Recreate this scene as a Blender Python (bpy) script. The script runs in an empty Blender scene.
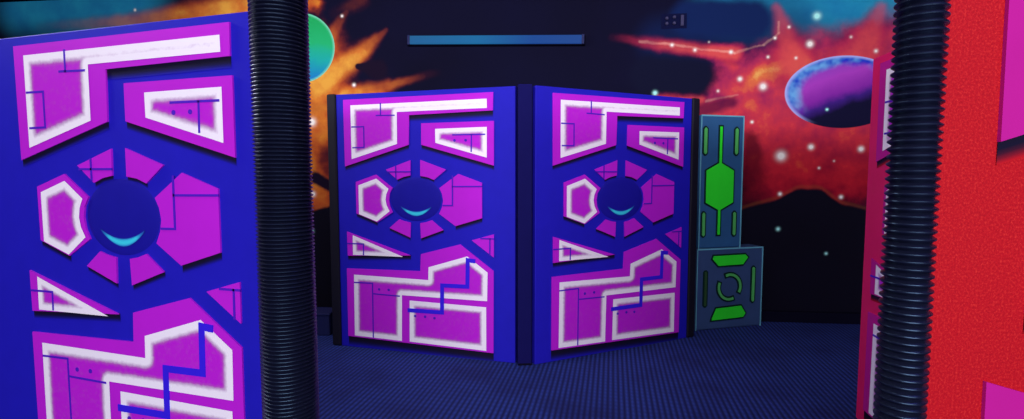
import bpy, bmesh, math, random
from mathutils import Vector, Matrix
random.seed(7)
S = bpy.context.scene
C = S.collection
R = math.radians

# ------------------------------------------------------------------ helpers
def lin(c):
    return tuple((v / 255 / 12.92) if v <= 10.3 else ((v / 255 + 0.055) / 1.055) ** 2.4 for v in c)

class NT:
    """tiny wrapper to write shader maths as expressions"""
    def __init__(s, name, rough=0.6, spec=0.3):
        s.mat = bpy.data.materials.new(name); s.mat.use_nodes = True
        s.nt = s.mat.node_tree; s.nt.nodes.clear()
        s.out = s.nt.nodes.new('ShaderNodeOutputMaterial')
        s.b = s.nt.nodes.new('ShaderNodeBsdfPrincipled')
        s.b.inputs['Roughness'].default_value = rough
        s.b.inputs['Specular IOR Level'].default_value = spec
        s.nt.links.new(s.b.outputs[0], s.out.inputs[0])
    def put(s, sock, v):
        if hasattr(v, 'is_output'): s.nt.links.new(v, sock)
        else:
            if isinstance(v, (tuple, list)) and len(v) == 3 and len(sock.default_value) == 4: v = (*v, 1)
            sock.default_value = v
    def m(s, op, *a, clamp=False):
        n = s.nt.nodes.new('ShaderNodeMath'); n.operation = op; n.use_clamp = clamp
        for i, v in enumerate(a): s.put(n.inputs[i], v)
        return n.outputs[0]
    def v(s, op, *a, out=0, scale=None):
        n = s.nt.nodes.new('ShaderNodeVectorMath'); n.operation = op
        for i, x in enumerate(a): s.put(n.inputs[i], x)
        if scale is not None: s.put(n.inputs['Scale'], scale)
        return n.outputs[out]
    def smooth(s, x, a, b, lo=0.0, hi=1.0):
        n = s.nt.nodes.new('ShaderNodeMapRange'); n.interpolation_type = 'SMOOTHSTEP'
        for i, v in enumerate((x, a, b, lo, hi)): s.put(n.inputs[i], v)
        return n.outputs[0]
    def noise(s, vec, scale, detail=3, rough=0.55, out=0, w=None):
        n = s.nt.nodes.new('ShaderNodeTexNoise')
        s.put(n.inputs['Vector'], vec); n.inputs['Scale'].default_value = scale
        n.inputs['Detail'].default_value = detail; n.inputs['Roughness'].default_value = rough
        return n.outputs[out]
    def mix(s, f, a, b, mode='MIX'):
        n = s.nt.nodes.new('ShaderNodeMix'); n.data_type = 'RGBA'; n.blend_type = mode
        s.put(n.inputs[0], f); s.put(n.inputs[6], a); s.put(n.inputs[7], b)
        return n.outputs[2]
    def ramp(s, f, stops):
        n = s.nt.nodes.new('ShaderNodeValToRGB'); e = n.color_ramp.elements
        while len(e) < len(stops): e.new(0.5)
        for el, (p, c) in zip(e, stops): el.position = p; el.color = (*c, 1)
        s.put(n.inputs[0], f); return n.outputs[0]
    def obj(s):
        return s.nt.nodes.new('ShaderNodeTexCoord').outputs['Object']
    def xyz(s, vec):
        n = s.nt.nodes.new('ShaderNodeSeparateXYZ'); s.put(n.inputs[0], vec); return n.outputs
    def comb(s, x, y, z):
        n = s.nt.nodes.new('ShaderNodeCombineXYZ')
        for i, v in enumerate((x, y, z)): s.put(n.inputs[i], v)
        return n.outputs[0]
    def color(s, v): s.put(s.b.inputs['Base Color'], v); return s
    def bump(s, h, strength=0.3, dist=0.01):
        n = s.nt.nodes.new('ShaderNodeBump'); n.inputs['Strength'].default_value = strength
        n.inputs['Distance'].default_value = dist; s.put(n.inputs['Height'], h)
        s.nt.links.new(n.outputs[0], s.b.inputs['Normal'])

def paint(name, rgb, rough=0.55, spec=0.25, var=0.10, scale=9):
    """flat paint with a little brushed unevenness"""
    g = NT(name, rough, spec); c = lin(rgb)
    n = g.noise(g.obj(), scale, 4)
    g.color(g.mix(n, tuple(x * (1 - var) for x in c), tuple(min(1, x * (1 + var)) for x in c)))
    return g.mat

# ------------------------------------------------------------------ materials
M = {}
M['blue'] = paint('ultramarine_paint', (30, 24, 182), 0.6, 0.15)
M['navy'] = paint('navy_paint', (25, 21, 152), 0.6, 0.1)
M['post'] = paint('dark_navy_paint', (22, 20, 84), 0.8, 0.03)
M['magenta'] = paint('magenta_paint', (188, 28, 212), 0.6, 0.15, 0.08, 5)
M['magenta_pink'] = paint('magenta_pink_paint', (190, 26, 146), 0.6, 0.15, 0.08, 5)
M['line'] = paint('violet_line_paint', (78, 25, 190), 0.6, 0.15)
M['line_bold'] = paint('bright_blue_line_paint', (52, 28, 225), 0.6, 0.15)
M['black'] = paint('black_edging', (20, 18, 34), 0.6, 0.2)
M['green'] = paint('green_paint', (48, 240, 50), 0.5, 0.2, 0.08)
M['green_dim'] = paint('pale_green_paint', (84, 186, 98), 0.5, 0.2, 0.08)
M['green_deep'] = paint('deep_green_paint', (44, 78, 48), 0.5, 0.2, 0.08)
M['outline'] = paint('black_green_outline', (6, 40, 38), 0.6, 0.2)
M['slate'] = paint('slate_blue_paint', (44, 92, 142), 0.55, 0.25, 0.2, 6)
M['slate_dark'] = paint('dark_slate_paint', (54, 78, 124), 0.55, 0.25, 0.2, 6)
M['edge'] = paint('pale_cyan_edge', (104, 176, 200), 0.5, 0.3)
M['block'] = paint('blue_black_paint', (28, 34, 84), 0.6, 0.2)
M['grey'] = paint('grey_plastic', (66, 64, 100), 0.8, 0.1)
M['dark'] = paint('dark_paint', (16, 15, 34), 0.9, 0.02)

g = NT('white_airbrush', 0.6, 0.15)             # white airbrushed from the outline inward
a = g.nt.nodes.new('ShaderNodeAttribute'); a.attribute_name = 'paint'
n = g.noise(g.obj(), 60, 3)
p = g.m('ADD', a.outputs['Fac'], g.m('MULTIPLY', g.m('SUBTRACT', n, 0.5), 0.34))
g.color(g.ramp(p, [(0.0, lin((188, 28, 212))), (0.22, lin((184, 76, 194))), (0.5, lin((204, 176, 212))), (0.85, lin((248, 240, 254)))]))
M['white'] = g.mat

g = NT('cyan_airbrush', 0.6, 0.15)
a = g.nt.nodes.new('ShaderNodeAttribute'); a.attribute_name = 'paint'
g.color(g.ramp(a.outputs['Fac'], [(0.0, lin((24, 30, 150))), (0.5, lin((40, 130, 205))), (1.0, lin((60, 215, 238)))]))
M['cyan'] = g.mat

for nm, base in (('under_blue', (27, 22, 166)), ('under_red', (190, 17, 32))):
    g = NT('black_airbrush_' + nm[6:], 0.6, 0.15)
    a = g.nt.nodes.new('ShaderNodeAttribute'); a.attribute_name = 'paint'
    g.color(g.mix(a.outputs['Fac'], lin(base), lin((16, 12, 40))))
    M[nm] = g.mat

g = NT('red_glitter_paint', 0.55, 0.15)         # coarse sparkling red paint
o = g.obj()
n = g.noise(o, 210, 5, 0.75); big = g.noise(o, 4, 3)
col = g.ramp(n, [(0.32, lin((158, 12, 26))), (0.52, lin((192, 17, 32))), (0.70, lin((232, 62, 50)))])
g.color(g.mix(g.m('MULTIPLY', big, 0.35), col, lin((170, 14, 34))))
g.bump(n, 0.35, 0.002)
M['red'] = g.mat

g = NT('red_gloss_paint', 0.5, 0.25)
g.color(g.mix(g.noise(g.obj(), 6, 3), lin((216, 20, 92)), lin((236, 30, 110))))
M['crimson'] = g.mat

g = NT('black_corrugated_plastic', 0.34, 0.5)
g.color(g.mix(g.noise(g.obj(), 12, 3), (0.004, 0.005, 0.016), (0.008, 0.009, 0.026)))
g.b.inputs['Specular Tint'].default_value = (.35, .62, 1, 1)
M['tube'] = g.mat

g = NT('ribbed_carpet', 0.9, 0.15)              # dark blue ribbed carpet
o = g.obj(); x, y, z = g.xyz(o)
cr = g.m('SUBTRACT', g.m('MULTIPLY', x, math.cos(R(11.4))), g.m('MULTIPLY', y, math.sin(R(11.4))))
al = g.m('ADD', g.m('MULTIPLY', x, math.sin(R(11.4))), g.m('MULTIPLY', y, math.cos(R(11.4))))
rib = g.m('ADD', g.m('MULTIPLY', g.m('SINE', g.m('MULTIPLY', cr, 2 * math.pi / 0.030)), 0.5), 0.5)
tuft = g.m('ADD', g.m('MULTIPLY', g.m('SINE', g.m('MULTIPLY', al, 2 * math.pi / 0.045)), 0.5), 0.5)
h = g.m('MULTIPLY', rib, g.m('ADD', 0.7, g.m('MULTIPLY', tuft, 0.3)))
stain = g.noise(o, 2.2, 4, 0.6)
col = g.mix(h, lin((22, 30, 82)), lin((44, 64, 146)))
col = g.mix(g.smooth(stain, 0.42, 0.72, 0, .55), col, lin((22, 24, 74)))
g.color(col); g.bump(h, 0.6, 0.006)
M['carpet'] = g.mat

# ------------------------------------------------------------------ mesh helpers
def link(name, me, mat, parent=None, loc=None, rot=None):
    o = bpy.data.objects.new(name, me); C.objects.link(o)
    if mat is not None and not me.materials: me.materials.append(mat)
    if parent is not None: o.parent = parent
    if loc is not None: o.location = loc
    if rot is not None: o.rotation_euler = rot
    return o
def mesh(name, bm):
    me = bpy.data.meshes.new(name); bm.normal_update(); bm.to_mesh(me); bm.free(); return me
def box_bm(x0, x1, y0, y1, z0, z1, bev=0.0, seg=2):
    bm = bmesh.new()
    bmesh.ops.create_cube(bm, size=1, matrix=Matrix.Translation(((x0 + x1) / 2, (y0 + y1) / 2, (z0 + z1) / 2)) @ Matrix.Diagonal((x1 - x0, y1 - y0, z1 - z0, 1)))
    if bev: bmesh.ops.bevel(bm, geom=bm.edges[:], offset=bev, segments=seg, profile=0.5, affect='EDGES')
    return bm
def prism_bm(poly, y0, y1, bm=None, bev=0.0):
    """polygon in the (u, z) plane of a panel, from y0 (front) back to y1"""
    bm = bm or bmesh.new()
    f = bm.faces.new([bm.verts.new((u, y0, v)) for u, v in poly])
    f.normal_update()
    if f.normal.y > 0: f.normal_flip()
    r = bmesh.ops.extrude_face_region(bm, geom=[f])
    for q in r['geom']:
        if isinstance(q, bmesh.types.BMVert): q.co.y = y1
    # the extruded copy is the back; keep the original as front
    bmesh.ops.recalc_face_normals(bm, faces=bm.faces[:])
    return bm
def clip(poly, umax):
    if umax is None: return poly
    out = []
    for i in range(len(poly)):
        a, b = poly[i - 1], poly[i]
        ia, ib = a[0] <= umax, b[0] <= umax
        if ia != ib:
            t = (umax - a[0]) / (b[0] - a[0]); out.append((umax, a[1] + t * (b[1] - a[1])))
        if ib: out.append(b)
    return out
def seg_d(p, a, b):
    ax, ay = a; bx, by = b; px, py = p
    dx, dy = bx - ax, by - ay
    t = max(0, min(1, ((px - ax) * dx + (py - ay) * dy) / (dx * dx + dy * dy + 1e-12)))
    return math.hypot(px - ax - t * dx, py - ay - t * dy)
def sheet(name, poly, y, core, fade, umax=None, grid=0.009):
    """thin coat of paint filling an outline: attribute 'paint' is 1 along the outline and fades inward"""
    bm = bmesh.new(); pc = clip(poly, umax)
    f = bm.faces.new([bm.verts.new((u, y, v)) for u, v in pc])
    f.normal_update()
    if f.normal.y > 0: f.normal_flip()
    bmesh.ops.triangulate(bm, faces=bm.faces[:])
    us = [p[0] for p in pc]; vs = [p[1] for p in pc]
    for lo, hi, ax in ((min(us), max(us), 0), (min(vs), max(vs), 2)):
        k = int((hi - lo) / grid)
        for i in range(1, k + 1):
            co = [0, 0, 0]; no = [0, 0, 0]; co[ax] = lo + (hi - lo) * i / (k + 1); no[ax] = 1
            bmesh.ops.bisect_plane(bm, geom=bm.verts[:] + bm.edges[:] + bm.faces[:], plane_co=co, plane_no=no)
    me = mesh(name, bm)
    at = me.attributes.new('paint', 'FLOAT', 'POINT')
    for i, vtx in enumerate(me.vertices):
        d = min(seg_d((vtx.co.x, vtx.co.z), poly[j - 1], poly[j]) for j in range(len(poly)))
        t = max(0, min(1, (d - core) / (fade - core)))
        at.data[i].value = 1 - t * t * (3 - 2 * t)
    return me
def ribbon(pts, w):
    """outline of a painted line of width w along pts, square ends, mitred corners"""
    n = len(pts); L = []; Rr = []
    dirs = []
    for (ax, az), (bx, bz) in zip(pts[:-1], pts[1:]):
        q = math.hypot(bx - ax, bz - az); dirs.append(((bx - ax) / q, (bz - az) / q))
    for i, (px, pz) in enumerate(pts):
        d0 = dirs[max(0, i - 1)]; d1 = dirs[min(n - 2, i)]
        nx, nz = -(d0[1] + d1[1]), d0[0] + d1[0]; q = nx * nx + nz * nz
        k = w / max(q, .5)
        ex = ez = 0
        if i == 0: ex, ez = -d1[0] * w / 2, -d1[1] * w / 2
        if i == n - 1: ex, ez = d0[0] * w / 2, d0[1] * w / 2
        L.append((px + nx * k + ex, pz + nz * k + ez)); Rr.append((px - nx * k + ex, pz - nz * k + ez))
    return L + Rr[::-1]
def dot_bm(bm, u, v, r, y0, y1):
    prism_bm([(u + r * math.cos(t * math.pi / 6), v + r * math.sin(t * math.pi / 6)) for t in range(12)], y0, y1, bm)
def tag(o, label, cat, group=None):
    o['label'] = label; o['category'] = cat
    if group: o['group'] = group
    return o
def empty(name, loc, rz=0.0):
    o = bpy.data.objects.new(name, None); C.objects.link(o)
    o.location = loc; o.rotation_euler = (0, 0, rz); o.empty_display_size = 0.1
    return o
def structure(o, label=None):
    o['kind'] = 'structure'
    if label: o['label'] = label; 
    return o

# ------------------------------------------------------------------ the design shared by all the barrier panels
T = 0.007                                        # plaque thickness
ART = dict(
    P1=[(.082, 1.790), (1.198, 1.797), (1.195, 1.679), (.594, 1.667), (.588, 1.465), (.086, 1.319)],
    P2=[(.684, 1.609), (1.202, 1.611), (1.201, 1.319), (.683, 1.464)],
    P3=[(.410, 1.295), (.600, 1.360), (.597, 1.254), (.545, 1.244), (.498, 1.225)],
    P4=[(.674, 1.361), (.863, 1.294), (.773, 1.224), (.728, 1.242), (.673, 1.251)],
    P5=[(.333, 1.261), (.170, 1.208), (.171, .983), (.336, .923), (.458, .997), (.437, 1.040), (.430, 1.085), (.438, 1.130), (.461, 1.168)],
    P6=[(.951, 1.265), (1.118, 1.206), (1.118, .970), (.928, .912), (.810, .993), (.832, 1.040), (.840, 1.085), (.832, 1.130), (.813, 1.169)],
    P7=[(.509, .949), (.550, .936), (.595, .928), (.591, .823), (.431, .886)],
    P8=[(.668, .926), (.712, .934), (.754, .949), (.840, .882), (.672, .820)],
    P9=[(.090, .850), (.092, .674), (.592, .697)],
    P10=[(1.044, .819), (1.200, .865), (1.199, .709)],
    P11=[(.082, .581), (.664, .590), (.670, .710), (.961, .789), (1.198, .618), (1.195, .057), (.082, .081)],
)
WHITE = {                                        # plaque: [(outline, core width, fade width)]
    'P1': [([(.141, 1.749), (1.154, 1.756), (1.155, 1.696), (.503, 1.691), (.501, 1.472), (.142, 1.370)], .012, .060)],
    'P2': [([(.787, 1.569), (1.154, 1.573), (1.153, 1.372), (.788, 1.475)], .012, .056)],
    'P5': [([(.335, 1.233), (.192, 1.185), (.193, .979), (.334, .929), (.435, 1.004), (.413, 1.045), (.405, 1.085), (.412, 1.125), (.430, 1.161)], .014, .052)],
    'P9': [([(.137, .826), (.136, .683), (.536, .685)], .012, .046)],
    'P11': [([(.141, .539), (.724, .531), (.727, .621), (1.012, .709), (1.156, .606), (1.152, .411), (.521, .412), (.515, .082), (.137, .090)], .016, .058),
            ([(.580, .378), (1.145, .369), (1.145, .069), (.576, .083)], .016, .060)],
}
LINES = {
    'P1': ([[(.378, 1.753), (.378, 1.671)], [(.345, 1.672), (.482, 1.669)], [(.149, 1.597), (.244, 1.597), (.244, 1.452), (.155, 1.451)]], []),
    'P2': ([[(.915, 1.526), (1.138, 1.525)], [(1.047, 1.524), (1.045, 1.415)]], [(.927, 1.489), (1.006, 1.489)]),
    'P3': ([[(.424, 1.280), (.596, 1.280)], [(.488, 1.319), (.488, 1.238)]], []),
    'P6': ([[(.909, 1.250), (.908, 1.052), (.842, 1.051)], [(.909, 1.180), (1.116, 1.182)]], []),
    'P9': ([[(.096, .764), (.224, .765), (.222, .690)]], []),
    'P10': ([[(1.110, .834), (1.198, .834)], [(1.173, .834), (1.172, .728)]], []),
    'P11': ([[(.145, .482), (.290, .484), (.288, .092)], [(.300, .408), (.500, .404)]], [(.342, .443), (.418, .444), (.621, .270), (.697, .271), (.768, .266)]),
}
BOLD = {'P11': [(1.056, .680), (1.016, .684), (1.012, .502), (.828, .500), (.825, .310), (.578, .308)]}
UNDER = {                                        # black airbrushed drop shadows painted under lower edges: (points, width)
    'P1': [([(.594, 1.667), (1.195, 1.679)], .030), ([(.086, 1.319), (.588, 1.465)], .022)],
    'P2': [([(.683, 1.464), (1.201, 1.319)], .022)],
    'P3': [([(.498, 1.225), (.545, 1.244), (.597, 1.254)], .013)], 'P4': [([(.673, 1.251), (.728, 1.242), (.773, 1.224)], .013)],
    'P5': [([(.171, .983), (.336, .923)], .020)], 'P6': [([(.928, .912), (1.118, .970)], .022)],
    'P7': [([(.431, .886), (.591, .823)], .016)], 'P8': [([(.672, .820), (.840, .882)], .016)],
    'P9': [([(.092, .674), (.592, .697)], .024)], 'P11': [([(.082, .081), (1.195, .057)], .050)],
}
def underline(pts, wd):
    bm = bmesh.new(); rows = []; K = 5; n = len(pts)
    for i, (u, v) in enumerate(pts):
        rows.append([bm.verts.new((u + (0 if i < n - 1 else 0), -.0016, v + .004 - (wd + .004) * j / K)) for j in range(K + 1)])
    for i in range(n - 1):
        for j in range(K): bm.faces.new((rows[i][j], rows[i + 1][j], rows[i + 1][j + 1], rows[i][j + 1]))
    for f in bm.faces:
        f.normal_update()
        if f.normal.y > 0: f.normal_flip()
    me = mesh('airbrushed_shadow', bm); at = me.attributes.new('paint', 'FLOAT', 'POINT')
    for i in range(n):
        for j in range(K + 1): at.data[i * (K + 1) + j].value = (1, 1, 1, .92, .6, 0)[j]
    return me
KEYS = ['P%d' % i for i in range(1, 12)]
_bank = {}
def bank(under):
    umax = None
    if under in _bank: return _bank[under]
    B = {}
    for k in KEYS:
        poly = clip(ART[k], umax)
        if len(poly) < 3: continue
        d = {'plaque': mesh('plaque', prism_bm(poly, -T, 0.004)), 'white': [], 'line': [], 'dot': [], 'under': [], 'bold': None}
        for q, core, fade in WHITE.get(k, []):
            if len(clip(q, umax)) >= 3: d['white'].append(sheet('painted_outline', q, -T - 0.0012, core, fade, umax))
        for pts in LINES.get(k, ([], []))[0]:
            d['line'].append(mesh('circuit_line', prism_bm(ribbon(pts, .009), -T - .0024, -T + .001)))
        for u, v in LINES.get(k, ([], []))[1]:
            bm = bmesh.new(); dot_bm(bm, u, v, .0095, -T - .0024, -T + .001); d['dot'].append(mesh('dot', bm))
        if k in BOLD: d['bold'] = mesh('wide_circuit_line', prism_bm(ribbon(BOLD[k], .028), -T - .0034, -T + .001))
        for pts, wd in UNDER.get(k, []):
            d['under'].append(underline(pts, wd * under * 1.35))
        B[k] = d
    # the painted ball in the middle
    cu, cv, ru, rv = .634, 1.090, .192, .152
    bm = bmesh.new(); rings = []
    for i in range(7):
        t = i / 6 * math.pi / 2; rr = math.cos(t); yy = -0.008 * math.sin(t)
        if i == 6: rings.append([bm.verts.new((cu, yy, cv))])
        else: rings.append([bm.verts.new((cu + ru * rr * math.cos(a * math.pi / 24), yy, cv + rv * rr * math.sin(a * math.pi / 24))) for a in range(48)])
    for i in range(6):
        for a in range(48):
            b = (a + 1) % 48
            if i == 5: bm.faces.new((rings[5][a], rings[5][b], rings[6][0]))
            else: bm.faces.new((rings[i][a], rings[i][b], rings[i + 1][b], rings[i + 1][a]))
    bmesh.ops.recalc_face_normals(bm, faces=bm.faces[:])
    B['disc'] = mesh('emblem_disc', bm)
    for p_ in B['disc'].polygons: p_.use_smooth = True
    # crescent of cyan highlight on the ball
    bm = bmesh.new(); K = 28; rows = []
    for i in range(K + 1):
        t = i / K; u = .522 + .232 * t
        mid = 1.040 - .050 * math.sin(math.pi * t) ** .85
        half = .004 + .013 * math.sin(math.pi * t)
        row = []
        for j in range(7):
            s = -1 + 2 * j / 6
            v = mid + half * s
            e = max(0.0, 1 - ((u - cu) / ru) ** 2 - ((v - cv) / rv) ** 2)
            row.append((bm.verts.new((u, -0.008 * math.sqrt(e) - .0022, v)), (1 - s * s) ** .6 * min(1, 5 * t, 5 * (1 - t))))
        rows.append(row)
    val = [w for r_ in rows for _, w in r_]
    for i in range(K):
        for j in range(6): bm.faces.new((rows[i][j][0], rows[i + 1][j][0], rows[i + 1][j + 1][0], rows[i][j + 1][0]))
    B['smile'] = mesh('cyan_crescent', bm)
    at = B['smile'].attributes.new('paint', 'FLOAT', 'POINT')
    for i, w in enumerate(val): at.data[i].value = w
    _bank[under] = B
    return B

def panel(name, loc, yaw, u0, u1, board_mat, disc_mat, label, cat, group, under, under_mat, guards=(), bare=(), plaque_mat=None):
    root = empty(name, (loc[0] - T * math.sin(yaw), loc[1] + T * math.cos(yaw), 0), yaw); tag(root, label, cat, group)
    b = link('board', mesh('board', box_bm(u0, u1, 0, .045, 0, 1.83, .004)), board_mat, root)
    for gx0, gx1 in guards:
        gd = link('edge_guard', mesh('edge_guard', box_bm(gx0, gx1, -.012, .06, 0, 1.835, .012, 3)), M['black'], root)
        gd['label'] = 'black edge guard'
    B = bank(under)
    for k in KEYS:
        if k not in B: continue
        d = B[k]
        pq = link('plaque', d['plaque'].copy(), plaque_mat or M['magenta'], root)
        for w in [] if k in bare else d['white']: link('painted_outline', w, M['white'], pq)['label'] = 'white airbrushed outline'
        for w in [] if k in bare else d['line']: link('circuit_line', w, M['line'], pq)['label'] = 'thin violet circuit line'
        for w in d['dot']: link('dot', w, M['line'], pq)['label'] = 'violet dot'
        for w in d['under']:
            q = link('airbrushed_shadow', w.copy(), None, pq); q.data.materials.append(under_mat); q['label'] = 'black airbrushed drop shadow'
        if d['bold']: link('circuit_line', d['bold'], M['line_bold'], pq)['label'] = 'wide bright blue circuit line'
    ds = link('emblem_disc', B['disc'].copy(), None, root); ds.data.materials.append(disc_mat)
    link('highlight', B['smile'], M['cyan'], ds)['label'] = 'cyan crescent highlight'
    return root

GP = 'blue barrier panels with magenta plaques'
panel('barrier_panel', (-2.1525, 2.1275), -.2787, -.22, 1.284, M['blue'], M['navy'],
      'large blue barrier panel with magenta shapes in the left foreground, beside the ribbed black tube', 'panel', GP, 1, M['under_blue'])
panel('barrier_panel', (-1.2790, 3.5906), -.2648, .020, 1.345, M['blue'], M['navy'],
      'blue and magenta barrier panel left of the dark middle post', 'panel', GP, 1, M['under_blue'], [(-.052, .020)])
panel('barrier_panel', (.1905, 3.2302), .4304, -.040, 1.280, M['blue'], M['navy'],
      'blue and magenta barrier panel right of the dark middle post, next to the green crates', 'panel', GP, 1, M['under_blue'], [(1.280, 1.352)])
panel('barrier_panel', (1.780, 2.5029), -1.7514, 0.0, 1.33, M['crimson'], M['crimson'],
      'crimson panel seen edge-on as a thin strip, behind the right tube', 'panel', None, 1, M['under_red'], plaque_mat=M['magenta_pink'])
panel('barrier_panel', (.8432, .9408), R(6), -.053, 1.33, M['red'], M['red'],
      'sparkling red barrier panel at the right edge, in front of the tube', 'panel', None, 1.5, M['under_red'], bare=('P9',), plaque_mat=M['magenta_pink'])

# corner post between the two middle panels
post = empty('corner_post', (.0845, 3.222, 0), .08); tag(post, 'dark navy upright post joining the two middle purple panels', 'post')
link('upright', mesh('upright', box_bm(-.046, .046, -.008, .075, 0, 1.838, .006)), M['post'], post)
link('post_cap', mesh('post_cap', box_bm(-.042, .042, -.004, .070, 1.836, 1.846, .003)), M['dark'], post)
link('foot_plate', mesh('foot_plate', box_bm(-.046, .046, -.016, .075, 0, .012, .003)), M['dark'], post)

# ------------------------------------------------------------------ corrugated tubes
def tube(loc, r, depth, pitch, h, label, tilt=0.0):
    root = empty('corrugated_tube', loc); tag(root, label, 'tube')
    bm = bmesh.new(); N = 64; prev = None
    prof = []
    k = int(h / pitch)
    for i in range(k):
        z = i * pitch
        prof += [(z, r - depth), (z + pitch * .40, r - depth * .05), (z + pitch * .52, r), (z + pitch * .62, r - depth * .05)]
    prof.append((k * pitch, r - depth))
    for z, rr in prof:
        ring = [bm.verts.new((rr * math.cos(a * 2 * math.pi / N), rr * math.sin(a * 2 * math.pi / N), z)) for a in range(N)]
        if prev:
            for a in range(N): bm.faces.new((prev[a], prev[(a + 1) % N], ring[(a + 1) % N], ring[a]))
        prev = ring
    me = mesh('ribbed_sleeve', bm)
    for p_ in me.polygons: p_.use_smooth = True
    me.set_sharp_from_angle(angle=R(28))
    link('ribbed_sleeve', me, M['tube'], root)
    bm = bmesh.new()                             # the rim and core that close the upper end
    ri = r - depth * 1.2
    zt = k * pitch
    pr = [(ri, zt - .03), (r - depth * .6, zt - .004), (r - depth * .6, zt + .012), (ri - .006, zt + .012), (ri - .012, zt - .10), (0.001, zt - .10)]
    prev = None
    for rr, z in pr:
        ring = [bm.verts.new((rr * math.cos(a * 2 * math.pi / 48), rr * math.sin(a * 2 * math.pi / 48), z)) for a in range(48)]
        if prev:
            for a in range(48): bm.faces.new((prev[a], prev[(a + 1) % 48], ring[(a + 1) % 48], ring[a]))
        prev = ring
    bmesh.ops.recalc_face_normals(bm, faces=bm.faces[:])
    link('tube_rim', mesh('tube_rim', bm), M['tube'], root)
    return root
tube((-.809, 1.765, 0), .096, .010, .0137, 2.02, 'black ribbed tube guarding the left blue panel, orange mural and green planet beside it')
tube((.7345, .913, 0), .0405, .0075, .01365, 1.80, 'black ribbed tube with coarse ribs in front of the red panels')

# ------------------------------------------------------------------ green and slate crates
def bar_pts(u, z0, z1, w, taper=.35):
    h = w / 2; c = w * taper
    return [(u - h, z0 + c), (u - h + c, z0), (u + h - c, z0), (u + h, z0 + c), (u + h, z1 - c), (u + h - c, z1), (u - h + c, z1), (u - h, z1 - c)]
def grow(poly, d):
    """offset a polygon outward"""
    n = len(poly); A = sum(poly[i - 1][0] * poly[i][1] - poly[i][0] * poly[i - 1][1] for i in range(n))
    s = 1 if A > 0 else -1; out = []
    for i in range(n):
        p0, p1, p2 = poly[i - 1], poly[i], poly[(i + 1) % n]
        def nrm(a, b):
            L = math.hypot(b[0] - a[0], b[1] - a[1]) or 1e-9; return (s * (b[1] - a[1]) / L, -s * (b[0] - a[0]) / L)
        n1, n2 = nrm(p0, p1), nrm(p1, p2); bx, by = n1[0] + n2[0], n1[1] + n2[1]; q = bx * bx + by * by
        k = min(2 * d / max(q, .2), 2.2 * d)
        out.append((p1[0] + bx * k, p1[1] + by * k))
    return out
def crate(loc, yaw, w, h, dpt, mat, label, inlays):
    root = empty('crate', loc, yaw); tag(root, label, 'crate')
    link('body', mesh('body', box_bm(0, w, 0, dpt, 0, h, .012, 2)), mat, root)
    e = .012
    for x0, x1, z0, z1 in ((0, w, h - e, h), (w - e, w, 0, h - e), (0, e * .6, 0, h - e)):
        link('edge_trim', mesh('edge_trim', prism_bm([(x0 + .001, z0), (x1 - .001, z0), (x1 - .001, z1 - .001), (x0 + .001, z1 - .001)], -.003, .004)), M['edge'], root)['label'] = 'pale cyan edge trim'
    for poly, mt in inlays:
        ring = link('inlay_border', mesh('inlay_border', prism_bm(grow(poly, .013), -.004, .004)), M['outline'], root)
        link('inlay', mesh('inlay', prism_bm(poly, -.009, .002)), mt, ring)
    return root
YC = R(14)
def arc(cu, cv, r0, r1, a0, a1, n=14):
    o = [(cu + r1 * math.cos(R(a0 + (a1 - a0) * i / n)), cv + r1 * math.sin(R(a0 + (a1 - a0) * i / n))) for i in range(n + 1)]
    return o + [(cu + r0 * math.cos(R(a1 - (a1 - a0) * i / n)), cv + r0 * math.sin(R(a1 - (a1 - a0) * i / n))) for i in range(n + 1)]
crate((1.482, 3.938, 0), YC, .622, .668, .165, M['slate_dark'], 'square slate crate with green ring and bars, on the floor under the tall crate', [
    ([(.150, .605), (.445, .608), (.470, .585), (.425, .528), (.195, .524), (.140, .580)], M['green']),
    ([(.185, .172), (.420, .182), (.462, .118), (.440, .088), (.145, .078), (.150, .100)], M['green']),
    (bar_pts(.080, .200, .480, .020), M['green_deep']),
    (bar_pts(.530, .210, .500, .024, .45), M['green_dim']),
    (arc(.305, .345, .092, .112, -28, 112), M['green_dim']),
    (arc(.305, .345, .092, .112, 158, 292), M['green_dim']),
])
hx = [(.055, 1.06 - .435), (.055, 1.06 - .690), (.170, 1.06 - .750), (.170, .110), (.190, .110), (.190, 1.06 - .750), (.305, 1.06 - .690), (.305, 1.06 - .435),
      (.190, 1.06 - .375), (.190, 1.06 - .085), (.170, 1.06 - .085), (.170, 1.06 - .375)]
crate((1.492, 3.950, .668), YC, .395, 1.066, .145, M['slate'], 'tall slate blue crate with green hexagon, standing on the square crate', [
    (hx, M['green']),
    (bar_pts(.040, .755, .965, .026, .45), M['green_dim']), (bar_pts(.325, .755, .965, .026, .45), M['green_dim']),
    (bar_pts(.040, .100, .290, .024, .45), M['green_dim']), (bar_pts(.325, .100, .290, .024, .45), M['green_dim']),
])

# low dark block seen between the left tube and the middle panels
blk = empty('low_block', (-1.62, 3.82, 0)); tag(blk, 'low dark blue block on the floor between left tube and middle panel', 'block')
link('body', mesh('body', box_bm(-.30, .190, 0, .18, 0, .165, .008)), M['block'], blk)
link('lid', mesh('lid', box_bm(-.305, .195, -.005, .185, .160, .176, .004)), M['block'], blk)

# ------------------------------------------------------------------ the room
WA = R(-6); WY = 4.475                            # back wall: slightly turned
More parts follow.
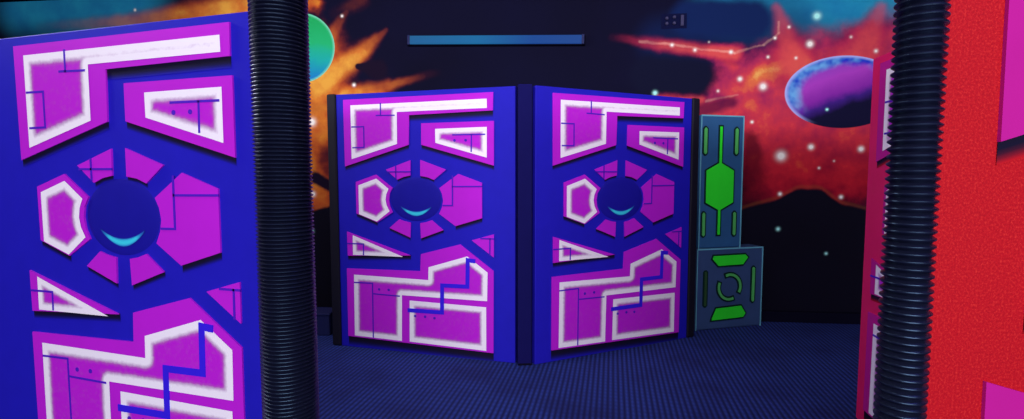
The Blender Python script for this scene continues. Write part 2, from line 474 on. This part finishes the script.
# camera model used for laying out the painted mural on the wall, metres
FPX, PITCH, CAMH = 496.5, .0686, 1.2552
def W(px, py):
    a = (px - 512) / FPX; b = -(py - 209.5) / FPX
    d = Vector((a, math.cos(PITCH) + b * math.sin(PITCH), -math.sin(PITCH) + b * math.cos(PITCH)))
    # wall line: (s cos, WY + s sin)
    c, s_ = math.cos(WA), math.sin(WA)
    t = WY * c / (d.y * c - d.x * s_)
    return (d.x * t / c, CAMH + d.z * t)
UPX = 4.35 / FPX                                  # metres on the wall per pixel

g = NT('space_mural', 0.85, 0.04)
x, y, z = g.xyz(g.obj()); P0 = g.comb(x, 0.0, z)
nw = g.noise(P0, 1.6, 3, .55, out=1); nf = g.noise(P0, 7.0, 4, .6, out=1)
warp = g.v('ADD', g.v('SCALE', g.v('SUBTRACT', nw, (.5, .5, .5)), scale=.34), g.v('SCALE', g.v('SUBTRACT', nf, (.5, .5, .5)), scale=.13))
PW = g.v('MULTIPLY', g.v('ADD', P0, warp), (1, 0, 1))
P1s = g.v('MULTIPLY', g.v('ADD', P0, g.v('SCALE', g.v('SUBTRACT', nf, (.5, .5, .5)), scale=.05)), (1, 0, 1))
def cap(P, x0, y0, r0, x1, y1, r1):
    """1 on the axis of a tapered capsule given in photo pixels, 0 at its rim"""
    a = W(x0, y0); b = W(x1, y1); A = (a[0], 0, a[1]); BA = (b[0] - a[0], 0, b[1] - a[1])
    L2 = BA[0] ** 2 + BA[2] ** 2 + 1e-6
    pa = g.v('SUBTRACT', P, A)
    h = g.m('MULTIPLY', g.v('DOT_PRODUCT', pa, BA, out=1), 1 / L2, clamp=True)
    d = g.v('LENGTH', g.v('SUBTRACT', pa, g.v('SCALE', BA, scale=h)), out=1)
    rad = g.m('MULTIPLY_ADD', h, (r1 - r0) * UPX, r0 * UPX)
    return g.m('SUBTRACT', 1.0, g.m('DIVIDE', d, rad))
def union(L, k=.25):
    o = L[0]
    for q in L[1:]: o = g.m('SMOOTH_MAX', o, q, k)
    return o
fine = g.noise(P0, 4.0, 4, .55); fine2 = g.noise(g.v('ADD', P0, (7, 3, 1)), 5.5, 4, .55); broad = g.noise(g.v('ADD', P0, (2, 0, 5)), 1.3, 2)
# sky of the mural
teal = union([cap(P0, 735, -8, 50, 900, 2, 62), cap(P0, 20, 8, 40, 130, 2, 60)], .2)
bg = g.mix(broad, lin((16, 15, 32)), lin((20, 20, 52)))
bg = g.mix(g.smooth(teal, -.05, .85), bg, g.mix(fine, lin((22, 96, 164)), lin((44, 172, 204))))
navy = cap(P0, 660, 40, 30, 780, 25, 50)
bg = g.mix(g.m('MULTIPLY', g.smooth(navy, -.1, .8), .55), bg, lin((20, 38, 88)))
# right nebula
DR = union([cap(PW, 705, 53, 7, 735, 62, 16), cap(PW, 735, 86, 32, 800, 70, 38), 
            cap(PW, 800, 75, 50, 900, 60, 56), cap(PW, 745, 125, 55, 870, 135, 60),
            cap(PW, 770, 170, 48, 880, 170, 52), cap(PW, 700, 108, 18, 745, 110, 38), cap(PW, 655, 97, 6, 720, 100, 12)])
dr = g.m('ADD', DR, g.m('MULTIPLY', g.m('SUBTRACT', fine, .5), .5))
lower = g.smooth(z, W(512, 185)[1], W(512, 90)[1])         # deeper red low on the wall
hot = g.m('ADD', g.m('MULTIPLY', g.smooth(dr, .1, 1.0), .50), g.m('MULTIPLY', g.m('SUBTRACT', fine2, .46), 1.2))
hot = g.m('ADD', hot, g.m('MULTIPLY', g.smooth(cap(PW, 745, 88, 40, 800, 70, 44), 0, 1), .24))
hi = g.ramp(hot, [(.0, lin((110, 30, 84))), (.30, lin((176, 46, 92))), (.62, lin((214, 64, 82))), (.84, lin((232, 116, 72))), (1.0, lin((244, 186, 100)))])
lo = g.ramp(hot, [(.0, lin((84, 12, 36))), (.3, lin((158, 20, 46))), (.62, lin((204, 34, 52))), (.86, lin((222, 84, 52))), (1.0, lin((234, 150, 84)))])
neb = g.mix(lower, lo, hi)
col = g.mix(g.smooth(dr, -.04, .5), bg, neb)
# wisps that thin out towards their tips
def wisp(P, x0, y0, r0, s0, x1, y1, r1, s1):
    a = W(x0, y0); b = W(x1, y1); A = (a[0], 0, a[1]); BA = (b[0] - a[0], 0, b[1] - a[1])
    pa = g.v('SUBTRACT', P, A)
    h = g.m('MULTIPLY', g.v('DOT_PRODUCT', pa, BA, out=1), 1 / (BA[0] ** 2 + BA[2] ** 2), clamp=True)
    d = g.v('LENGTH', g.v('SUBTRACT', pa, g.v('SCALE', BA, scale=h)), out=1)
    e = g.m('SUBTRACT', 1.0, g.m('DIVIDE', d, g.m('MULTIPLY_ADD', h, (r1 - r0) * UPX, r0 * UPX)), clamp=True)
    return g.m('MULTIPLY', g.smooth(e, 0.0, .85), g.m('MULTIPLY_ADD', h, s1 - s0, s0))
def most(L):
    o = L[0]
    for q in L[1:]: o = g.m('MAXIMUM', o, q)
    return o
wr = most([wisp(P1s, 612, 37, 5, .15, 660, 45, 11, .8), wisp(P1s, 660, 45, 10, .8, 735, 54, 13, 1.0), wisp(P1s, 776, 8, 8, .55, 794, 62, 32, 1.0), wisp(P1s, 881, 8, 10, .55, 858, 62, 40, 1.0),
           wisp(P1s, 655, 96, 5, .5, 700, 100, 10, .9)])
wr = g.m('MULTIPLY', wr, g.m('ADD', .72, g.m('MULTIPLY', fine, .5)), clamp=True)
col = g.mix(wr, col, g.ramp(g.m('ADD', wr, g.m('MULTIPLY', g.m('SUBTRACT', fine2, .5), .6)), [(.1, lin((96, 20, 60))), (.5, lin((190, 44, 78))), (.95, lin((226, 84, 84)))]))
# dark hollows
hol5 = cap(P1s, 690, 18, 24, 752, 20, 26)
col = g.mix(g.smooth(hol5, .0, .5), col, lin((20, 38, 88)))
hol = cap(P1s, 650, 75, 24, 696, 78, 22)
col = g.mix(g.smooth(hol, .0, .45), col, lin((20, 22, 48)))
hol4 = cap(P1s, 700, 111, 12, 732, 102, 8)
col = g.mix(g.m('MULTIPLY', g.smooth(hol4, .0, .8), .75), col, lin((74, 18, 60)))
hol2 = cap(PW, 752, 140, 12, 752, 195, 22)
col = g.mix(g.m('MULTIPLY', g.smooth(hol2, -.1, .7), .7), col, lin((66, 12, 30)))
# bright threads
for c_ in ((640, 41, 735, 53), (735, 53, 764, 45), (764, 45, 779, 33), (779, 33, 778, 22), (706, 101, 738, 95)):
    th = cap(P1s, c_[0], c_[1], 2.2, c_[2], c_[3], 1.6)
    col = g.mix(g.m('MULTIPLY', g.smooth(th, .0, .9), g.m('MULTIPLY', g.m('SUBTRACT', fine2, .2), .9)), col, lin((255, 196, 176)))
# left nebula
DL = union([cap(PW, 308, 130, 50, 322, 60, 44), cap(PW, 330, 100, 22, 382, 90, 13),
            cap(PW, 300, 150, 46, 318, 200, 26), cap(PW, 285, 0, 22, 316, 4, 14),
            cap(PW, 250, 20, 40, 270, 150, 50)])
dl = g.m('ADD', DL, g.m('MULTIPLY', g.m('SUBTRACT', fine, .5), .6))
hl = g.m('ADD', g.m('MULTIPLY', g.smooth(dl, .0, .9), .62), g.m('MULTIPLY', g.m('SUBTRACT', fine2, .42), .7))
nl = g.ramp(hl, [(.0, lin((74, 22, 40))), (.3, lin((146, 52, 40))), (.55, lin((196, 88, 42))), (.85, lin((232, 148, 52))), (1.0, lin((250, 200, 110)))])
col = g.mix(g.smooth(dl, -.04, .7), col, nl)
wl = most([wisp(P1s, 318, 84, 34, 1.0, 362, 52, 16, .95), wisp(P1s, 362, 52, 16, .95, 386, 30, 5, .35), wisp(P1s, 318, 56, 22, 1.0, 346, 12, 6, .3), wisp(P1s, 345, 95, 16, 1.0, 388, 86, 12, .7),
           wisp(P1s, 388, 86, 9, .7, 442, 71, 5, .0), wisp(P1s, 335, 14, 10, .1, 362, 0, 12, .35),
           wisp(P1s, 40, 27, 8, .1, 140, 20, 15, .7), wisp(P1s, 140, 20, 15, .7, 270, 3, 30, 1.0)])
wl = g.m('MULTIPLY', wl, g.m('ADD', .72, g.m('MULTIPLY', fine, .5)), clamp=True)
col = g.mix(wl, col, g.ramp(g.m('ADD', wl, g.m('MULTIPLY', g.m('SUBTRACT', fine2, .5), .7)), [(.1, lin((86, 28, 46))), (.5, lin((184, 78, 44))), (.8, lin((222, 124, 52))), (1.0, lin((240, 172, 70)))]))
hol3 = union([cap(P1s, 358, 66, 4, 378, 70, 14), cap(P1s, 316, 178, 9, 330, 186, 8)], .1)
col = g.mix(g.smooth(hol3, .0, .5), col, lin((28, 18, 40)))
# dark hill and dark foot of the mural
def top_line(pts, zz):
    """1 under a polyline given in photo pixels"""
    n = g.nt.nodes.new('ShaderNodeFloatCurve'); cv = n.mapping.curves[0]
    ws = [W(*p_) for p_ in pts]; s0, s1 = ws[0][0], ws[-1][0]
    while len(cv.points) < len(ws): cv.points.new(.5, .5)
    for q, (a_, b_) in zip(cv.points, ws): q.location = ((a_ - s0) / (s1 - s0), b_ / 3.0); q.handle_type = 'VECTOR'
    n.mapping.update()
    g.put(n.inputs['Value'], g.m('DIVIDE', g.m('SUBTRACT', x, s0), s1 - s0, clamp=True))
    return g.m('SUBTRACT', g.m('MULTIPLY', n.outputs[0], 3.0), zz)
zz = g.m('ADD', z, g.m('MULTIPLY', g.m('SUBTRACT', fine2, .5), .04))
hill = top_line([(-60, 215), (300, 214), (332, 204), (360, 215), (690, 215), (746, 207), (776, 198), (799, 187), (820, 187), (842, 203), (900, 216), (1080, 212)], zz)
rim = g.m('MULTIPLY', g.smooth(g.m('ABSOLUTE', hill), .03, .0), .22)
col = g.mix(rim, col, lin((170, 96, 48)))
col = g.mix(g.smooth(hill, .0, .03), col, g.mix(broad, lin((17, 15, 26)), lin((22, 20, 40))))
# planets
def ell(cx, cy, rx, ry):
    a = W(cx, cy)
    q = g.v('MULTIPLY', g.v('SUBTRACT', P0, (a[0], 0, a[1])), (1 / (rx * UPX), 0, 1 / (ry * UPX)))
    return q, g.v('LENGTH', q, out=1)
q, d = ell(301, 48, 37.5, 36.5); qx, qy, qz = g.xyz(q)
gp = g.ramp(g.m('MULTIPLY_ADD', g.m('ADD', qz, g.m('MULTIPLY', g.m('SUBTRACT', fine, .5), .5)), -.5, .5),
            [(.1, lin((36, 176, 98))), (.45, lin((40, 186, 116))), (.68, lin((34, 176, 170))), (.92, lin((34, 130, 200)))])
gp = g.mix(g.smooth(d, .90, 1.0), gp, lin((128, 226, 190)))
col = g.mix(g.smooth(d, 1.0, .975), col, gp)
q, d = ell(843.5, 92, 53.5, 34.3); qx, qy, qz = g.xyz(q)
side = g.m('ADD', g.m('MULTIPLY', qx, .50), g.m('MULTIPLY', qz, -.86))         # painted night side low and right
body = g.ramp(g.m('MULTIPLY_ADD', g.m('ADD', side, g.m('MULTIPLY', g.m('SUBTRACT', fine, .5), .45)), .5, .5),
              [(.0, lin((126, 72, 200))), (.28, lin((176, 66, 196))), (.50, lin((138, 44, 170))), (.60, lin((66, 34, 132))), (.70, lin((22, 20, 52)))])
band = g.m('MULTIPLY', g.smooth(g.m('ADD', d, g.m('MULTIPLY', g.m('SUBTRACT', fine2, .5), .30)), .66, .86), g.smooth(side, .25, -.25))
body = g.mix(band, body, g.ramp(g.noise(P0, 8, 2), [(.38, lin((26, 60, 205))), (.62, lin((112, 178, 238)))]))
body = g.mix(g.m('MULTIPLY', g.smooth(d, .90, .99), g.smooth(side, .55, .05)), body, lin((176, 184, 250)))
col = g.mix(g.smooth(d, 1.0, .98), col, body)
# stars: (x, y, radius, strength)
acc = {}
STARS = [(817, 16, 9, 1.0, 'c'), (810, 44, 8, 1.0, 'w'), (740, 79, 6, .9, 'w'), (763, 86.5, 9, .95, 'w'), (655, 93, 6, 1.0, 'c'), (731, 52, 5, .9, 'w'), (695, 50, 5, .6, 'w'),
         (672, 45, 5, .7, 'w'), (768, 57, 4, .6, 'w'), (789, 27, 4, .6, 'w'), (775, 38, 4, .7, 'w'), (796, 58, 4, .6, 'w'), (718, 91, 4, .5, 'w'), (876, 51, 5, .6, 'w'), (851, 37, 4, .4, 'w'),
         (752, 122, 4, .8, 'w'), (781, 156, 12, 1.0, 'w'), (811, 147, 7, .95, 'w'), (861, 149, 7, .95, 'w'), (819, 168, 3.5, .6, 'w'), (780, 194, 5, .9, 'w'), (841, 197, 5, .9, 'w'),
         (778, 229, 5, .9, 'c'), (826, 253.5, 4, .7, 'c'), (827, 109.5, 3.5, .9, 'c'), (312, 122, 11, 1.0, 'w'), (313, 194, 8, 1.0, 'w'), (312, 231, 6, .8, 'c'), (342, 16, 4, .8, 'w'),
         (354, 85, 5, .9, 'w'), (135, 10, 4, .8, 'w'), (834, 161, 3, .4, 'w'), (709, 42, 3, .3, 'w')]
for sx, sy, sr, st, tone in STARS:
    a = W(sx, sy); dd = g.m('DIVIDE', g.v('DISTANCE', P0, (a[0], 0, a[1]), out=1), sr * UPX)
    k = g.m('MULTIPLY', g.m('POWER', g.m('SUBTRACT', 1.0, dd, clamp=True), 4.0), st * 2.6)
    acc[tone] = g.m('MAXIMUM', acc[tone], k) if tone in acc else k
col = g.mix(g.m('MINIMUM', acc['w'], 1.0), col, lin((255, 246, 240)))
col = g.mix(g.m('MINIMUM', acc['c'], 1.0), col, lin((176, 250, 246)))
g.color(col)
M['mural'] = g.mat

structure(link('wall_back', mesh('wall_back', box_bm(-5.2, 5.2, 0, .12, 0, 2.95)), M['mural'], None, (0, WY, 0), (0, 0, WA)), 'wall painted with a space mural of nebulae and planets')
structure(link('floor', mesh('floor', box_bm(-5.2, 5.2, -1.5, 5.2, -.1, 0)), M['carpet']), 'dark blue ribbed carpet')
structure(link('ceiling', mesh('ceiling', box_bm(-5.2, 5.2, -.4, 5.2, 2.95, 3.05)), M['dark']), 'dark ceiling')
structure(link('wall_left', mesh('wall_left', box_bm(-5.3, -5.2, -1.5, 5.2, 0, 3.05)), M['dark']), 'dark side wall')
structure(link('wall_right', mesh('wall_right', box_bm(5.2, 5.3, -1.5, 5.2, 0, 3.05)), M['dark']), 'dark side wall')
bb = box_bm(2.16, 5.0, -.055, .001, 0, .09, .006)
structure(link('baseboard_back', mesh('baseboard_back', bb), M['dark'], None, (0, WY, 0), (0, 0, WA)), 'black baseboard')

# blue tube light on the wall
cx, cz = W(495, 40.9); wv = Vector((math.cos(WA), math.sin(WA), 0)); nv = Vector((math.sin(WA), -math.cos(WA), 0))
lg = empty('wall_light', Vector((0, WY, cz)) + wv * cx + nv * .0, WA); tag(lg, 'long narrow blue light bar mounted high on the dark wall', 'light')
lg.rotation_euler = (0, R(1.35), WA)
hw = 88 * UPX
link('housing', mesh('housing', box_bm(-hw - .02, hw + .02, -.030, -.001, -.046, .046, .006)), M['dark'], lg)
g = NT('blue_lamp', .9, 0)
xx = g.xyz(g.obj())[0]
cc = g.ramp(g.m('MULTIPLY_ADD', xx, .5 / hw, .5), [(0, lin((40, 116, 176))), (.4, lin((30, 128, 190))), (.72, lin((30, 84, 172))), (1, lin((40, 84, 168)))])
g.color((.01, .02, .05)); g.put(g.b.inputs['Emission Color'], cc); g.b.inputs['Emission Strength'].default_value = 0.8
link('diffuser', mesh('diffuser', box_bm(-hw, hw, -.052, -.028, -.037, .037, .008, 3)), g.mat, lg)
for sgn in (-1, 1):
    link('end_cap', mesh('end_cap', box_bm(sgn * hw - .012, sgn * hw + .012, -.054, -.026, -.041, .041, .003)), M['block'], lg)

# small switch plate with pale buttons high on the wall
cx, cz = W(674, 21.2)
M['plate'] = paint('navy_plate', (19, 22, 58), 0.9, 0.02)
sw = empty('button_plate', Vector((0, WY, cz)) + wv * cx, WA); tag(sw, 'small dark wall plate with four pale dots and a bar, right of the light bar', 'plate')
link('plate', mesh('plate', box_bm(-.105, .105, -.004, -.001, -.062, .062, .001)), M['plate'], sw)
for bx, bz in ((-.062, .022), (-.062, -.022), (.000, .030), (.000, -.020)):
    bm = bmesh.new()
    bmesh.ops.create_cone(bm, cap_ends=True, segments=20, radius1=.014, radius2=.011, depth=.012, matrix=Matrix.Translation((bx, -.018, bz)) @ Matrix.Rotation(R(90), 4, 'X'))
    link('button', mesh('button', bm), M['grey'], sw)
link('bar', mesh('bar', box_bm(.052, .078, -.022, -.012, -.045, .045, .003)), M['grey'], sw)

# ------------------------------------------------------------------ light
def area(name, loc, target, sx, sy, power, col):
    L = bpy.data.lights.new(name, 'AREA'); L.shape = 'RECTANGLE'; L.size = sx; L.size_y = sy; L.energy = power; L.color = col
    o = bpy.data.objects.new(name, L); C.objects.link(o); o.location = loc
    o.rotation_euler = (Vector(target) - Vector(loc)).to_track_quat('-Z', 'Y').to_euler()
    return o
area('front_fill', (0, -5.0, 2.4), (0, 3.5, 1.0), 6.0, .5, 600, (1, .97, 1))  # unseen wide area light added behind the camera to light panels evenly
area('ceiling_fill', (0, 1.0, 2.90), (0, 3.3, .6), 2.6, .2, 20, (1, .96, 1))  # unseen overhead area light added to lift the middle panels
area('ceiling_fill', (0.4, 2.5, 2.90), (.5, 4.4, 1.2), 4.6, .25, 44, (1, .95, .98))  # unseen overhead area light added to brighten the mural wall
area('ceiling_fill', (-3.6, 2.5, 2.86), (1.7, 2.0, .9), 1.2, .2, 75, (.98, .95, 1))  # unseen area light added on the left for the crimson strip
area('blacklight', (1.5, .2, 2.90), (1.2, .95, 1.2), 1.2, .1, 12, (.32, .26, 1))
w = bpy.data.worlds.new('hall'); S.world = w; w.use_nodes = True
w.node_tree.nodes['Background'].inputs[0].default_value = (.55, .5, .85, 1)
w.node_tree.nodes['Background'].inputs[1].default_value = .35

# ------------------------------------------------------------------ camera
cam = bpy.data.cameras.new('camera'); co = bpy.data.objects.new('camera', cam); C.objects.link(co)
cam.sensor_width = 36; cam.lens = FPX / 1024 * 36; cam.clip_start = .02
co.location = (0, 0, CAMH); co.rotation_euler = (math.pi / 2 - PITCH, 0, 0)
S.camera = co
S.view_settings.view_transform = 'Standard'; S.view_settings.look = 'None'
S.view_settings.gamma = 1; S.view_settings.use_curve_mapping = False; S.view_settings.exposure = -0.42
